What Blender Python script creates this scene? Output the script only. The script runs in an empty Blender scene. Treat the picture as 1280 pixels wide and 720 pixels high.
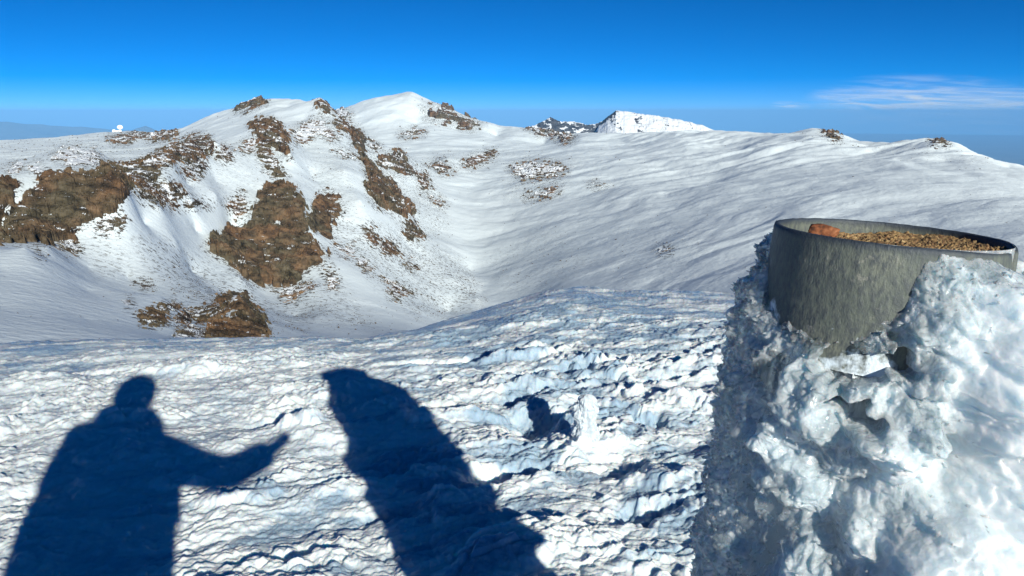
import bpy, bmesh, math
import numpy as np
from mathutils import Vector

rad = math.radians
sc = bpy.context.scene
COL = sc.collection
F = 985.0; PITCH = rad(12.6); CP, SP = math.cos(PITCH), math.sin(PITCH); CAMH = 1.6
SUN = np.array([-0.3618, 0.8678, -0.3407]); SUN /= np.linalg.norm(SUN)      # direction the light travels
SUN_EL = math.asin(-SUN[2])
SEED = 7
QUAL = 1.0

# ------------------------------------------------------------------ numpy noise
_rng = np.random.default_rng(11)
_PERM = np.concatenate([_rng.permutation(256)] * 3).astype(np.int32)
_G2 = np.stack([np.cos(np.arange(256) * 2 * np.pi / 256 * 37), np.sin(np.arange(256) * 2 * np.pi / 256 * 37)], 1)
_g3 = _rng.normal(size=(256, 3)); _G3 = _g3 / np.linalg.norm(_g3, axis=1)[:, None]

def perlin2(x, y, seed=0):
    x = x + seed * 17.31; y = y + seed * 9.77
    xi = np.floor(x); yi = np.floor(y); fx = x - xi; fy = y - yi
    xi = xi.astype(np.int64) & 255; yi = yi.astype(np.int64) & 255
    u = fx * fx * fx * (fx * (fx * 6 - 15) + 10); v = fy * fy * fy * (fy * (fy * 6 - 15) + 10)
    def g(ix, iy, dx, dy):
        h = _PERM[_PERM[ix & 255] + (iy & 255)]
        return _G2[h, 0] * dx + _G2[h, 1] * dy
    a = g(xi, yi, fx, fy); b = g(xi + 1, yi, fx - 1, fy)
    c = g(xi, yi + 1, fx, fy - 1); d = g(xi + 1, yi + 1, fx - 1, fy - 1)
    return ((a + u * (b - a)) * (1 - v) + (c + u * (d - c)) * v) * 1.5

def perlin3(x, y, z, seed=0):
    x = x + seed * 13.7; y = y + seed * 5.1; z = z + seed * 3.3
    xi = np.floor(x); yi = np.floor(y); zi = np.floor(z)
    fx = x - xi; fy = y - yi; fz = z - zi
    xi = xi.astype(np.int64) & 255; yi = yi.astype(np.int64) & 255; zi = zi.astype(np.int64) & 255
    fade = lambda t: t * t * t * (t * (t * 6 - 15) + 10)
    u, v, w = fade(fx), fade(fy), fade(fz)
    def g(i, j, k):
        h = _PERM[_PERM[_PERM[(xi + i) & 255] + ((yi + j) & 255)] + ((zi + k) & 255)]
        return _G3[h, 0] * (fx - i) + _G3[h, 1] * (fy - j) + _G3[h, 2] * (fz - k)
    l = lambda a, b, t: a + t * (b - a)
    return l(l(l(g(0,0,0), g(1,0,0), u), l(g(0,1,0), g(1,1,0), u), v),
             l(l(g(0,0,1), g(1,0,1), u), l(g(0,1,1), g(1,1,1), u), v), w) * 1.5

def fbm2(x, y, o=4, seed=0, gain=.5, lac=2.03):
    s = 0; a = 1.; n = 0
    for i in range(o):
        s = s + a * perlin2(x, y, seed + i); n += a; a *= gain; x = x * lac; y = y * lac
    return s / n
def fbm3(x, y, z, o=4, seed=0, gain=.5):
    s = 0; a = 1.; n = 0
    for i in range(o):
        s = s + a * perlin3(x, y, z, seed + i); n += a; a *= gain; x = x * 2.03; y = y * 2.03; z = z * 2.03
    return s / n
def billow2(x, y, o=3, seed=0, gain=.5):
    s = 0; a = 1.; n = 0
    for i in range(o):
        s = s + a * np.abs(perlin2(x, y, seed + i)); n += a; a *= gain; x = x * 2.1; y = y * 2.1
    return s / n
def ridged3(x, y, z, o=4, seed=0, gain=.5):
    s = 0; a = 1.; n = 0
    for i in range(o):
        s = s + a * (1 - np.abs(perlin3(x, y, z, seed + i))) ; n += a; a *= gain; x = x * 2.1; y = y * 2.1; z = z * 2.1
    return s / n
def cell2(x, y, seed=0):
    """distance to nearest / second nearest jittered cell point, and the cell's random value"""
    xi = np.floor(x).astype(np.int64); yi = np.floor(y).astype(np.int64)
    f1 = np.full(x.shape, 9.); f2 = np.full(x.shape, 9.); val = np.zeros(x.shape)
    for i in (-1, 0, 1):
        for j in (-1, 0, 1):
            cx = xi + i; cy = yi + j
            h = _PERM[_PERM[(cx + seed * 31) & 255] + (cy & 255)]; h2 = _PERM[h + 101]; h3 = _PERM[h + 57]
            d = np.hypot(cx + .1 + .8 * h / 255. - x, cy + .1 + .8 * h2 / 255. - y)
            n = d < f1
            f2 = np.where(n, f1, np.minimum(f2, d)); val = np.where(n, h3 / 255., val); f1 = np.where(n, d, f1)
    return f1, f2, val
def sstep(a, b, x):
    t = np.clip((x - a) / (b - a), 0, 1); return t * t * (3 - 2 * t)

# ------------------------------------------------------------------ camera geometry (where things of the photograph stand)
def ray(x, y):
    x = np.asarray(x, float); y = np.asarray(y, float)
    a = (x - 640) / F; b = (360 - y) / F
    return np.stack([a, CP + b * SP, -SP + b * CP], -1)
def at_r(x, y, r):
    d = ray(x, y); h = np.hypot(d[..., 0], d[..., 1])
    p = d * (np.asarray(r, float) / h)[..., None]
    p[..., 2] += CAMH
    return p
def proj(X, Y, Z):
    z = Z - CAMH
    d = Y * CP - z * SP; u = Y * SP + z * CP
    d = np.where(d > 1e-3, d, 1e-3)
    return 640 + F * X / d, 360 - F * u / d

# ------------------------------------------------------------------ object helpers
def tag(o, label=None, cat=None, group=None, kind=None):
    if label: o['label'] = label
    if cat: o['category'] = cat
    if group: o['group'] = group
    if kind: o['kind'] = kind
    return o
def link(o, parent=None):
    COL.objects.link(o)
    if parent is not None: o.parent = parent
    return o
def empty(name, loc=(0, 0, 0), rz=0):
    o = bpy.data.objects.new(name, None); o.location = loc; o.rotation_euler = (0, 0, rz); o.empty_display_size = .2
    return link(o)
def np_mesh(name, V, Q, mat, parent=None, smooth=True, attrs=None):
    me = bpy.data.meshes.new(name)
    V = np.ascontiguousarray(V, np.float32); Q = np.ascontiguousarray(Q, np.int32)
    n, k = Q.shape
    me.vertices.add(len(V)); me.vertices.foreach_set('co', V.ravel())
    me.loops.add(n * k); me.loops.foreach_set('vertex_index', Q.ravel())
    me.polygons.add(n); me.polygons.foreach_set('loop_start', np.arange(0, n * k, k, dtype=np.int32))
    me.polygons.foreach_set('loop_total', np.full(n, k, np.int32))
    me.polygons.foreach_set('use_smooth', np.full(n, smooth, bool))
    me.update(calc_edges=True)
    for an, av in (attrs or {}).items():
        a = me.attributes.new(an, 'FLOAT', 'POINT'); a.data.foreach_set('value', np.ascontiguousarray(av, np.float32).ravel())
    if mat: me.materials.append(mat)
    return link(bpy.data.objects.new(name, me), parent)
def grid_quads(nr, nc, wrap=False):
    i = np.arange(nr - 1)[:, None]; j = np.arange(nc if wrap else nc - 1)[None, :]
    j2 = (j + 1) % nc
    return np.stack([i * nc + j, i * nc + j2, (i + 1) * nc + j2, (i + 1) * nc + j], -1).reshape(-1, 4)
def compact(V, Q, keepq, attrs):
    Q = Q[keepq]; used = np.zeros(len(V), bool); used[Q.ravel()] = True
    m = np.cumsum(used) - 1
    return V[used], m[Q], {k: v[used] for k, v in attrs.items()}
def bm_obj(name, bm, mat, parent=None, smooth=True):
    me = bpy.data.meshes.new(name); bm.to_mesh(me); bm.free()
    for p in me.polygons: p.use_smooth = smooth
    if mat: me.materials.append(mat)
    return link(bpy.data.objects.new(name, me), parent)

# ------------------------------------------------------------------ materials
class NT:
    def __init__(s, m): s.t = m.node_tree; s.t.nodes.clear()
    def n(s, typ, **kw):
        nd = s.t.nodes.new(typ)
        for k, v in kw.items():
            if k == 'ins':
                for kk, vv in v.items():
                    if isinstance(vv, bpy.types.NodeSocket): s.t.links.new(vv, nd.inputs[kk])
                    else: nd.inputs[kk].default_value = vv
            else: setattr(nd, k, v)
        return nd
    def link(s, a, b): s.t.links.new(a, b)
def newmat(name):
    m = bpy.data.materials.new(name); m.use_nodes = True
    return m, NT(m)
def ramp(nt, fac, stops):
    r = nt.n('ShaderNodeValToRGB', ins={'Fac': fac})
    e = r.color_ramp.elements
    while len(e) < len(stops): e.new(.5)
    for i, (p, c) in enumerate(stops):
        e[i].position = p; e[i].color = (*c, 1) if len(c) == 3 else c
    return r.outputs['Color']
def noise(nt, vec, scale, detail=4, rough=.55, dist=0.):
    return nt.n('ShaderNodeTexNoise', ins={'Vector': vec, 'Scale': scale, 'Detail': detail, 'Roughness': rough, 'Distortion': dist}).outputs['Fac']
def mixc(nt, f, a, b):
    n = nt.n('ShaderNodeMix', data_type='RGBA')
    for sock, v in ((n.inputs[0], f), (n.inputs[6], a), (n.inputs[7], b)):
        if isinstance(v, bpy.types.NodeSocket): nt.link(v, sock)
        else: sock.default_value = v if not isinstance(v, tuple) or len(v) == 4 else (*v, 1)
    return n.outputs[2]
def mth(nt, op, a, b=0., clamp=False):
    n = nt.n('ShaderNodeMath', operation=op, use_clamp=clamp)
    for i, v in enumerate((a, b)):
        if isinstance(v, bpy.types.NodeSocket): nt.link(v, n.inputs[i])
        else: n.inputs[i].default_value = v
    return n.outputs[0]
def mrange(nt, v, a, b, c=0., d=1.):
    return nt.n('ShaderNodeMapRange', ins={'Value': v, 'From Min': a, 'From Max': b, 'To Min': c, 'To Max': d}).outputs[0]
def out(nt, surf, vol=None):
    o = nt.n('ShaderNodeOutputMaterial')
    if surf is not None: nt.link(surf, o.inputs['Surface'])
    if vol is not None: nt.link(vol, o.inputs['Volume'])
def simple(name, col, rough=.7, metal=0., nscale=0, namp=.3, bump=0., bscale=40):
    m, t = newmat(name)
    P = t.n('ShaderNodeTexCoord').outputs['Object']
    c = (*col, 1)
    if nscale:
        f = noise(t, P, nscale, 5)
        c = mixc(t, f, tuple(x * (1 - namp) for x in col), tuple(min(1, x * (1 + namp)) for x in col))
    b = t.n('ShaderNodeBsdfPrincipled', ins={'Base Color': c, 'Roughness': rough, 'Metallic': metal})
    if bump:
        bp = t.n('ShaderNodeBump', ins={'Strength': bump, 'Distance': .01, 'Height': noise(t, P, bscale, 6)})
        t.link(bp.outputs[0], b.inputs['Normal'])
    out(t, b.outputs[0]); return m

SNOW = (.86, .90, .93)
def mat_far_snow():
    m, t = newmat('mountain_snow')
    P = t.n('ShaderNodeNewGeometry').outputs['Position']
    a = t.n('ShaderNodeAttribute', attribute_name='scree').outputs['Fac']
    n1 = noise(t, P, .35, 6, .7)
    tint = noise(t, P, .012, 4, .6)
    snow = mixc(t, tint, (.82, .90, .92), (.88, .945, .96))
    st = mth(t, 'MULTIPLY', a, mrange(t, n1, .535, .575))
    c = mixc(t, st, snow, (.10, .082, .062, 1))
    bp = t.n('ShaderNodeBump', ins={'Strength': .55, 'Distance': 1.0, 'Height': noise(t, P, .3, 8, .62)})
    b = t.n('ShaderNodeBsdfPrincipled', ins={'Base Color': c, 'Roughness': .7, 'Specular IOR Level': .15, 'Normal': bp.outputs[0]})
    out(t, b.outputs[0]); return m
def mat_crag(name='crag_rock', k=1., shaded_slate=False):
    m, t = newmat(name)
    g = t.n('ShaderNodeNewGeometry'); P = g.outputs['Position']
    sep = t.n('ShaderNodeSeparateXYZ', ins={'Vector': g.outputs['Normal']})
    mp = t.n('ShaderNodeMapping', ins={'Vector': P, 'Rotation': (.12, .35, 0), 'Scale': (1, 1, 2.0)}).outputs[0]
    big = noise(t, P, .03 * k, 3); mid = noise(t, mp, .11 * k, 8, .66); fine = noise(t, mp, .13 * k, 7, .64)
    rock = ramp(t, mid, [(.34, (.02, .016, .012)), (.46, (.085, .054, .034)), (.58, (.17, .098, .052)), (.75, (.25, .175, .11))])
    olive = ramp(t, mid, [(.34, (.022, .02, .015)), (.5, (.085, .070, .044)), (.75, (.18, .15, .105))])
    if shaded_slate: rock = olive = ramp(t, mid, [(.34, (.02, .022, .026)), (.5, (.06, .062, .068)), (.75, (.13, .13, .13))])  # dark slate rock, with the far ridge's bluish shade painted into its colour
    col = mixc(t, mrange(t, big, .4, .6), rock, olive)
    a = t.n('ShaderNodeAttribute', attribute_name='snowy').outputs['Fac']
    hs = mth(t, 'ADD', mth(t, 'ADD', sep.outputs['Z'], mth(t, 'MULTIPLY', mth(t, 'SUBTRACT', fine, .5), 1.5)), mth(t, 'MULTIPLY', a, .8))
    sn = mrange(t, hs, .83, .89)
    c = mixc(t, sn, col, (.83, .86, .89, 1))
    bp = t.n('ShaderNodeBump', ins={'Strength': 1., 'Distance': 2.2 / k, 'Height': mid})
    b = t.n('ShaderNodeBsdfPrincipled', ins={'Base Color': c, 'Roughness': .9, 'Specular IOR Level': .1, 'Normal': bp.outputs[0]})
    out(t, b.outputs[0]); return m
def mat_near_snow():
    m, t = newmat('crusted_snow')
    P = t.n('ShaderNodeNewGeometry').outputs['Position']
    ice = t.n('ShaderNodeAttribute', attribute_name='icy_shade').outputs['Fac']
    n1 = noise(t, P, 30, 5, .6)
    icy_shade = mrange(t, mth(t, 'ADD', ice, mth(t, 'MULTIPLY', mth(t, 'SUBTRACT', n1, .5), .8)), .3, .85)
    c = mixc(t, icy_shade, (.68, .73, .75, 1), (.34, .45, .55, 1))  # blue-grey covers icy crust and painted-in shade alike
    r = mth(t, 'SUBTRACT', .62, mth(t, 'MULTIPLY', icy_shade, .38))
    h = mth(t, 'ADD', noise(t, P, 45, 8, .62), mth(t, 'MULTIPLY', noise(t, P, 260, 3, .6), .22))
    bp = t.n('ShaderNodeBump', ins={'Strength': .6, 'Distance': .010, 'Height': h})
    b = t.n('ShaderNodeBsdfPrincipled', ins={'Base Color': c, 'Roughness': r, 'Specular IOR Level': .4, 'IOR': 1.31,
        'Subsurface Weight': .75, 'Subsurface Radius': (.35, .65, 1.), 'Subsurface Scale': .03, 'Normal': bp.outputs[0]})
    out(t, b.outputs[0]); return m
def mat_ice():
    m, t = newmat('rime_ice')
    P = t.n('ShaderNodeNewGeometry').outputs['Position']
    s = t.n('ShaderNodeAttribute', attribute_name='snowy').outputs['Fac']
    n1 = noise(t, P, 22, 5, .62)
    v = mth(t, 'ADD', s, mth(t, 'MULTIPLY', mth(t, 'SUBTRACT', n1, .5), .7))
    w1 = mrange(t, v, -.08, .22); w2 = mrange(t, v, .42, .95)
    vo = t.n('ShaderNodeTexVoronoi', feature='SMOOTH_F1', ins={'Vector': P, 'Scale': 95, 'Smoothness': .25}).outputs['Distance']
    h = mth(t, 'ADD', mth(t, 'ADD', noise(t, P, 60, 6, .62, 1.2), mth(t, 'MULTIPLY', vo, .5)), mth(t, 'MULTIPLY', noise(t, P, 300, 3, .6), .25))
    bp = t.n('ShaderNodeBump', ins={'Strength': .9, 'Distance': .008, 'Height': h})
    bs = t.n('ShaderNodeBump', ins={'Strength': .35, 'Distance': .005, 'Height': h})
    fres = t.n('ShaderNodeFresnel', ins={'IOR': 1.31, 'Normal': bp.outputs[0]}).outputs[0]
    glos = t.n('ShaderNodeBsdfGlossy', ins={'Color': (1, 1, 1, 1), 'Roughness': .07, 'Normal': bp.outputs[0]})
    glass = t.n('ShaderNodeBsdfPrincipled', ins={'Base Color': (.90, .96, .98, 1), 'Roughness': .05, 'IOR': 1.31, 'Transmission Weight': 1., 'Normal': bp.outputs[0]})
    thru = t.n('ShaderNodeBsdfTransparent', ins={'Color': (.84, .92, .96, 1)})
    body = t.n('ShaderNodeBsdfPrincipled', ins={'Base Color': (.62, .72, .78, 1), 'Roughness': .12, 'IOR': 1.31,
        'Subsurface Weight': .5, 'Subsurface Radius': (.4, .75, 1.), 'Subsurface Scale': .04, 'Coat Weight': .5, 'Coat Roughness': .06, 'Normal': bp.outputs[0]})
    tr0 = t.n('ShaderNodeMixShader', ins={0: fres, 1: thru.outputs[0], 2: glos.outputs[0]})
    c0 = t.n('ShaderNodeMixShader', ins={0: .45, 1: tr0.outputs[0], 2: glass.outputs[0]})
    cl = mth(t, 'ADD', .10, mth(t, 'MULTIPLY', mrange(t, n1, .45, .6), .35))
    clear = t.n('ShaderNodeMixShader', ins={0: cl, 1: c0.outputs[0], 2: body.outputs[0]})
    milky = t.n('ShaderNodeMixShader', ins={0: mth(t, 'ADD', cl, .42), 1: c0.outputs[0], 2: body.outputs[0]})
    white = t.n('ShaderNodeBsdfPrincipled', ins={'Base Color': (.70, .76, .79, 1), 'Roughness': .35, 'IOR': 1.31,
        'Subsurface Weight': .8, 'Subsurface Radius': (.5, .8, 1.), 'Subsurface Scale': .05, 'Normal': bs.outputs[0]})
    m1 = t.n('ShaderNodeMixShader', ins={0: w1, 1: clear.outputs[0], 2: milky.outputs[0]})
    mx = t.n('ShaderNodeMixShader', ins={0: w2, 1: m1.outputs[0], 2: white.outputs[0]})
    out(t, mx.outputs[0]); return m
def mat_pipe():
    m, t = newmat('weathered_pipe')
    P = t.n('ShaderNodeTexCoord').outputs['Object']
    mp = t.n('ShaderNodeMapping', ins={'Vector': P, 'Scale': (1, 1, .45)}).outputs[0]
    big = noise(t, P, 9, 5, .65); fine = noise(t, mp, 160, 4, .7); mid = noise(t, P, 38, 6, .7)
    c = ramp(t, big, [(.3, (.065, .08, .07)), (.5, (.125, .14, .115)), (.68, (.21, .215, .165))])
    c = mixc(t, mrange(t, fine, .42, .62), c, (.075, .085, .085, 1))
    c = mixc(t, mrange(t, mid, .62, .7), c, (.27, .26, .22, 1))
    z = t.n('ShaderNodeSeparateXYZ', ins={'Vector': P}).outputs['Z']
    c = mixc(t, mrange(t, mth(t, 'ADD', z, mth(t, 'MULTIPLY', mid, .012)), -.004, .004), c, (.03, .04, .055, 1))
    c = mixc(t, mrange(t, mth(t, 'ADD', z, mth(t, 'ADD', mth(t, 'MULTIPLY', mth(t, 'SUBTRACT', big, .5), .30), mth(t, 'MULTIPLY', mth(t, 'SUBTRACT', mid, .5), .10))), -.125, -.15), c, (.74, .82, .87, 1))
    bp = t.n('ShaderNodeBump', ins={'Strength': .6, 'Distance': .003, 'Height': mth(t, 'ADD', fine, mid)})
    b = t.n('ShaderNodeBsdfPrincipled', ins={'Base Color': c, 'Roughness': .62, 'Normal': bp.outputs[0]})
    out(t, b.outputs[0]); return m
def mat_gravel():
    m, t = newmat('gravel')
    P = t.n('ShaderNodeNewGeometry').outputs['Position']
    f = t.n('ShaderNodeTexVoronoi', ins={'Vector': P, 'Scale': 330}).outputs['Color']
    v = t.n('ShaderNodeSeparateColor', ins={'Color': f}).outputs[0]
    c = ramp(t, v, [(.0, (.07, .04, .02)), (.25, (.22, .13, .055)), (.5, (.34, .22, .09)), (.75, (.18, .08, .035)), (1., (.42, .30, .15))])
    b = t.n('ShaderNodeBsdfPrincipled', ins={'Base Color': c, 'Roughness': .85})
    out(t, b.outputs[0]); return m

M_FAR = mat_far_snow(); M_CRAG = mat_crag(); M_NEAR = mat_near_snow(); M_ICE = mat_ice(); M_PIPE = mat_pipe(); M_GRAV = mat_gravel()

# ------------------------------------------------------------------ the mountain terrain: control points (x, y on the photo, horizontal distance)
CT = []
def C(r, *pts):
    for x, y in pts: CT.append((x, y, r))
def S(*pts, back=1.18, dy=14):
    """skyline points (x, y, r) with the ground falling away behind them"""
    for x, y, r in pts:
        CT.append((x, y, r)); CT.append((x, y + dy, r * back))
# near smooth slope at left
C(120, (-150, 430), (0, 436), (100, 440), (200, 440), (320, 450), (450, 480), (600, 500), (800, 500), (1000, 500), (1200, 500), (1430, 500))
C(170, (-150, 385), (0, 385), (110, 400), (200, 418), (300, 440), (450, 455))
C(230, (-150, 330), (0, 333), (60, 340), (110, 362))
S((30, 306, 262), (70, 326, 262), (100, 343, 258), (135, 356, 252), (170, 365, 245), (200, 368, 240), (225, 380, 235), (240, 402, 225), back=1.12, dy=10)
C(250, (230, 405), (270, 395), (330, 400), (330, 418), (300, 372))
C(300, (380, 412), (450, 418), (500, 415))
# cliffs and dome
C(330, (0, 303), (60, 308), (-150, 300))
C(350, (110, 335), (160, 350))
C(400, (-150, 300), (0, 292), (80, 290), (130, 285), (210, 325), (300, 380), (370, 395))
C(440, (-150, 225), (0, 228), (80, 226), (140, 222), (160, 240))
C(450, (180, 280), (220, 300), (240, 340))
C(480, (60, 215), (0, 218), (120, 216), (170, 238), (200, 258))
S((-150, 215, 600), (0, 208, 600), (30, 199, 610), (55, 192, 620), (90, 183, 640), (120, 187, 640), (135, 202, 620), (160, 208, 620), back=1.15, dy=8)
S((185, 198, 650), (215, 185, 700), (240, 174, 760), (265, 172, 800), back=1.2, dy=6)
C(560, (150, 218), (210, 225), (240, 250)); C(620, (235, 235), (270, 245), (215, 205))
# plateau behind with the observatory
C(1100, (-150, 203), (0, 200), (60, 192), (130, 190), (200, 190), (240, 180))
C(1700, (-150, 192), (0, 190), (60, 184), (130, 178), (200, 175))
C(2400, (-150, 186), (0, 182), (60, 177), (130, 170), (200, 169))
S((-150, 183, 3000), (0, 178, 3000), (50, 176, 3000), (85, 172, 3000), (120, 168, 3000), (145, 167, 3000), (170, 167, 3000), (195, 168, 2900), (215, 167, 2700), back=1.2, dy=20)
# summit ridge
S((225, 164, 2200), (250, 152, 2000), (275, 143, 1900), (298, 135, 1800), (320, 127, 1700), (340, 124, 1650), (360, 122, 1600), (375, 125, 1550), (388, 129, 1500), (400, 124, 1420), (412, 134, 1380), back=1.2, dy=20)
C(1300, (270, 163), (300, 158), (350, 150), (380, 148)); C(1500, (240, 168), (300, 148), (360, 135))
# rib A
S((325, 154, 960), (340, 153, 960), back=1.1, dy=2)
C(850, (350, 196), (362, 190)); C(880, (305, 185), (280, 182)); C(750, (347, 228), (310, 215)); C(690, (330, 248), (370, 240)); C(610, (290, 290), (320, 278), (380, 275))
C(560, (400, 315), (340, 310)); C(510, (330, 350), (370, 350), (280, 322)); C(460, (390, 360), (330, 368), (300, 345))
C(800, (265, 205)); C(700, (270, 225)); C(540, (210, 250), (245, 290)); C(420, (250, 350)); C(350, (270, 370), (320, 385), (200, 350))
C(370, (400, 395), (450, 405)); C(330, (360, 405))
# bowl between rib and spine
C(1100, (370, 170), (400, 170)); C(1000, (380, 188), (410, 190)); C(850, (390, 222), (430, 215)); C(750, (415, 255), (450, 250)); C(640, (430, 300), (400, 290)); C(520, (450, 345), (420, 335)); C(430, (450, 385), (500, 395)); C(500, (530, 388))
# spine B falling to the valley
S((425, 148, 1320), (438, 162, 1240), (450, 180, 1170), (456, 196, 1120), back=1.1, dy=3)
S((468, 212, 1060), (480, 226, 1000), (495, 245, 950), (510, 262, 900), (527, 290, 830), back=1.1, dy=4)
C(760, (540, 318), (510, 305)); C(700, (565, 345), (530, 335)); C(640, (595, 372), (560, 365)); C(600, (600, 388), (560, 390)); C(480, (600, 420))
C(1350, (480, 190), (505, 197)); C(1400, (500, 190), (530, 217)); C(1200, (520, 240), (545, 252)); C(1000, (545, 285), (520, 262)); C(850, (565, 315), (590, 335))
# valley floor
C(560, (606, 392), (640, 400)); C(700, (602, 365)); C(820, (596, 340)); C(1000, (580, 298)); C(1250, (560, 250)); C(1500, (548, 220)); C(1700, (540, 205), (560, 200))
# central peak
C(1900, (480, 192), (520, 192), (590, 192)); C(2200, (470, 175), (520, 176), (600, 180)); C(2500, (450, 158), (520, 155), (570, 160), (620, 172))
S((415, 140, 2900), (435, 135, 2850), (455, 128, 2800), (470, 123, 2800), (490, 119, 2800), (505, 116, 2800), (515, 115, 2800), (523, 120, 2800), (535, 127, 2780), (550, 130, 2750), (565, 137, 2700), (590, 149, 2650), (612, 155, 2600), (640, 158, 2600), (660, 160, 2600), back=1.15, dy=14)
C(2350, (640, 172), (680, 180))
S((675, 160, 2550), (690, 164, 2500), (705, 168, 2450), (725, 168, 2400), (745, 166, 2350), back=1.15, dy=14)
# right slope
S((770, 165, 2300), (800, 165, 2250), (850, 165, 2150), (890, 163, 2050), (920, 166, 2000), (960, 168, 1950), (985, 166, 1850), (1000, 162, 1800), (1015, 160, 1800), (1030, 163, 1800), (1045, 168, 1780), (1060, 174, 1750), (1075, 179, 1700),
  (1100, 178, 1600), (1130, 177, 1550), (1160, 176, 1480), (1180, 177, 1450), (1200, 184, 1400), (1240, 200, 1300), (1270, 209, 1250), (1300, 216, 1230), (1360, 232, 1200), (1430, 250, 1200), back=1.2, dy=30)
C(2000, (620, 192), (700, 182), (780, 178)); C(1700, (600, 212), (680, 200), (800, 188), (900, 180)); C(1450, (590, 232), (680, 222), (800, 205), (900, 195), (1000, 182), (1080, 188))
C(1200, (595, 265), (680, 250), (800, 232), (900, 218), (1000, 205), (1100, 200), (1180, 200), (1260, 215)); C(950, (610, 310), (700, 285), (800, 262), (900, 245), (1000, 230), (1100, 222), (1200, 222), (1350, 245))
C(750, (625, 348), (700, 325), (800, 300), (900, 275), (1000, 262), (1100, 255), (1250, 250), (1430, 270)); C(580, (700, 365), (800, 340), (900, 318), (1100, 300), (1300, 290)); C(420, (640, 430), (700, 410), (800, 392), (900, 372), (1100, 350), (1300, 340), (1430, 345))
C(260, (600, 450), (750, 440), (900, 430), (1100, 420), (1300, 410), (1430, 400))
C(4400, (-150, 330), (0, 330), (200, 330), (400, 320), (600, 320), (800, 320), (1000, 320), (1200, 330), (1430, 340))

CT = np.array(CT, float)
CPt = at_r(CT[:, 0], CT[:, 1], CT[:, 2])
_az = np.degrees(np.arctan2(CPt[:, 0], CPt[:, 1])); _v = np.log(CT[:, 2]); _s = CPt[:, 2] / CT[:, 2]
for a in np.arange(-48, 49, 8.):                              # the ground under the summit's far side
    for r, z in ((24., -29.), (60., -31.)):
        _az = np.append(_az, a); _v = np.append(_v, np.log(r)); _s = np.append(_s, z / r)
KA, KV = 1 / 5., 3.2
def _ker(d): return d
_X = np.stack([_az * KA, _v * KV], 1)
_D = _ker(np.hypot(_X[:, None, 0] - _X[None, :, 0], _X[:, None, 1] - _X[None, :, 1]))
_n = len(_X); _P = np.c_[np.ones(_n), _X]
_A = np.block([[_D - 1e-3 * np.eye(_n) * 0 + np.eye(_n) * 0.02, _P], [_P.T, np.zeros((3, 3))]])
# mind the sign: the linear kernel is conditionally negative definite
_A[:_n, :_n] = _D - np.eye(_n) * 0.006
_W = np.linalg.solve(_A, np.r_[_s, 0, 0, 0])
def rbf(az, v):
    sh = az.shape; az = (az * KA).ravel().astype(np.float32); v = (v * KV).ravel().astype(np.float32)
    o = np.empty(len(az), np.float32); X = _X.astype(np.float32); w = _W[:_n].astype(np.float32)
    for i in range(0, len(az), 60000):
        a = az[i:i + 60000, None]; b = v[i:i + 60000, None]
        d = np.sqrt((a - X[None, :, 0]) ** 2 + (b - X[None, :, 1]) ** 2)
        o[i:i + 60000] = d @ w + _W[_n] + _W[_n + 1] * a[:, 0] + _W[_n + 2] * b[:, 0]
    return o.reshape(sh).astype(float)
def terrain_z(az_deg, r, detail=True):
    z = rbf(az_deg, np.log(r)) * r
    a = np.radians(az_deg); X = r * np.sin(a); Y = r * np.cos(a)
    k = np.clip(r / 900., .12, 1.6)
    wx = X + 40 * fbm2(X / 160., Y / 160., 2, 61); wy = Y + 40 * fbm2(X / 160., Y / 160., 2, 67)
    z = z + k * 5.5 * fbm2(wx / 170., wy / 170., 3, 3)
    # wind-carved long ridges running up the slopes
    u = (wx * .80 + wy * .60); w = (-wx * .60 + wy * .80)
    right = sstep(4, 12, az_deg) * .8 + .35
    near = 1 - .6 * (1 - sstep(200, 330, r))
    vx = wx + 150 * fbm2(X / 520., Y / 520., 2, 81); vy = wy + 150 * fbm2(X / 520., Y / 520., 2, 85)
    u2 = vx * .80 + vy * .60; w2 = -vx * .60 + vy * .80
    calm = sstep(-.25, .3, fbm2(X / 300., Y / 300., 2, 89))
    z = z + k * right * near * (6.5 * fbm2(u2 / 420., w2 / 140., 3, 21) + (.3 + 1.7 * calm) * (1.6 * np.abs(fbm2(u2 / 230., w2 / 75., 3, 23)) + .5 * fbm2(u2 / 70., w2 / 26., 4, 27)))
    if detail:
        z = z + k * near * (.9 * fbm2(X / 22., Y / 22., 4, 33, .55))
        z = z + k * near * .22 * billow2(u / 12., w / 5., 3, 39)
    return z, X, Y

NA, NR = int(1000 * QUAL), int(1250 * QUAL)
az = np.linspace(-42, 42, NA); lr = np.exp(np.linspace(np.log(24.), np.log(4400.), NR))
AZ, RR = np.meshgrid(az, lr)
TZ, TX, TY = terrain_z(AZ, RR)
PX, PY = proj(TX, TY, TZ)
vis = (TZ - CAMH) / RR; vis = vis >= np.maximum.accumulate(vis, 0) - 1e-4

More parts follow.
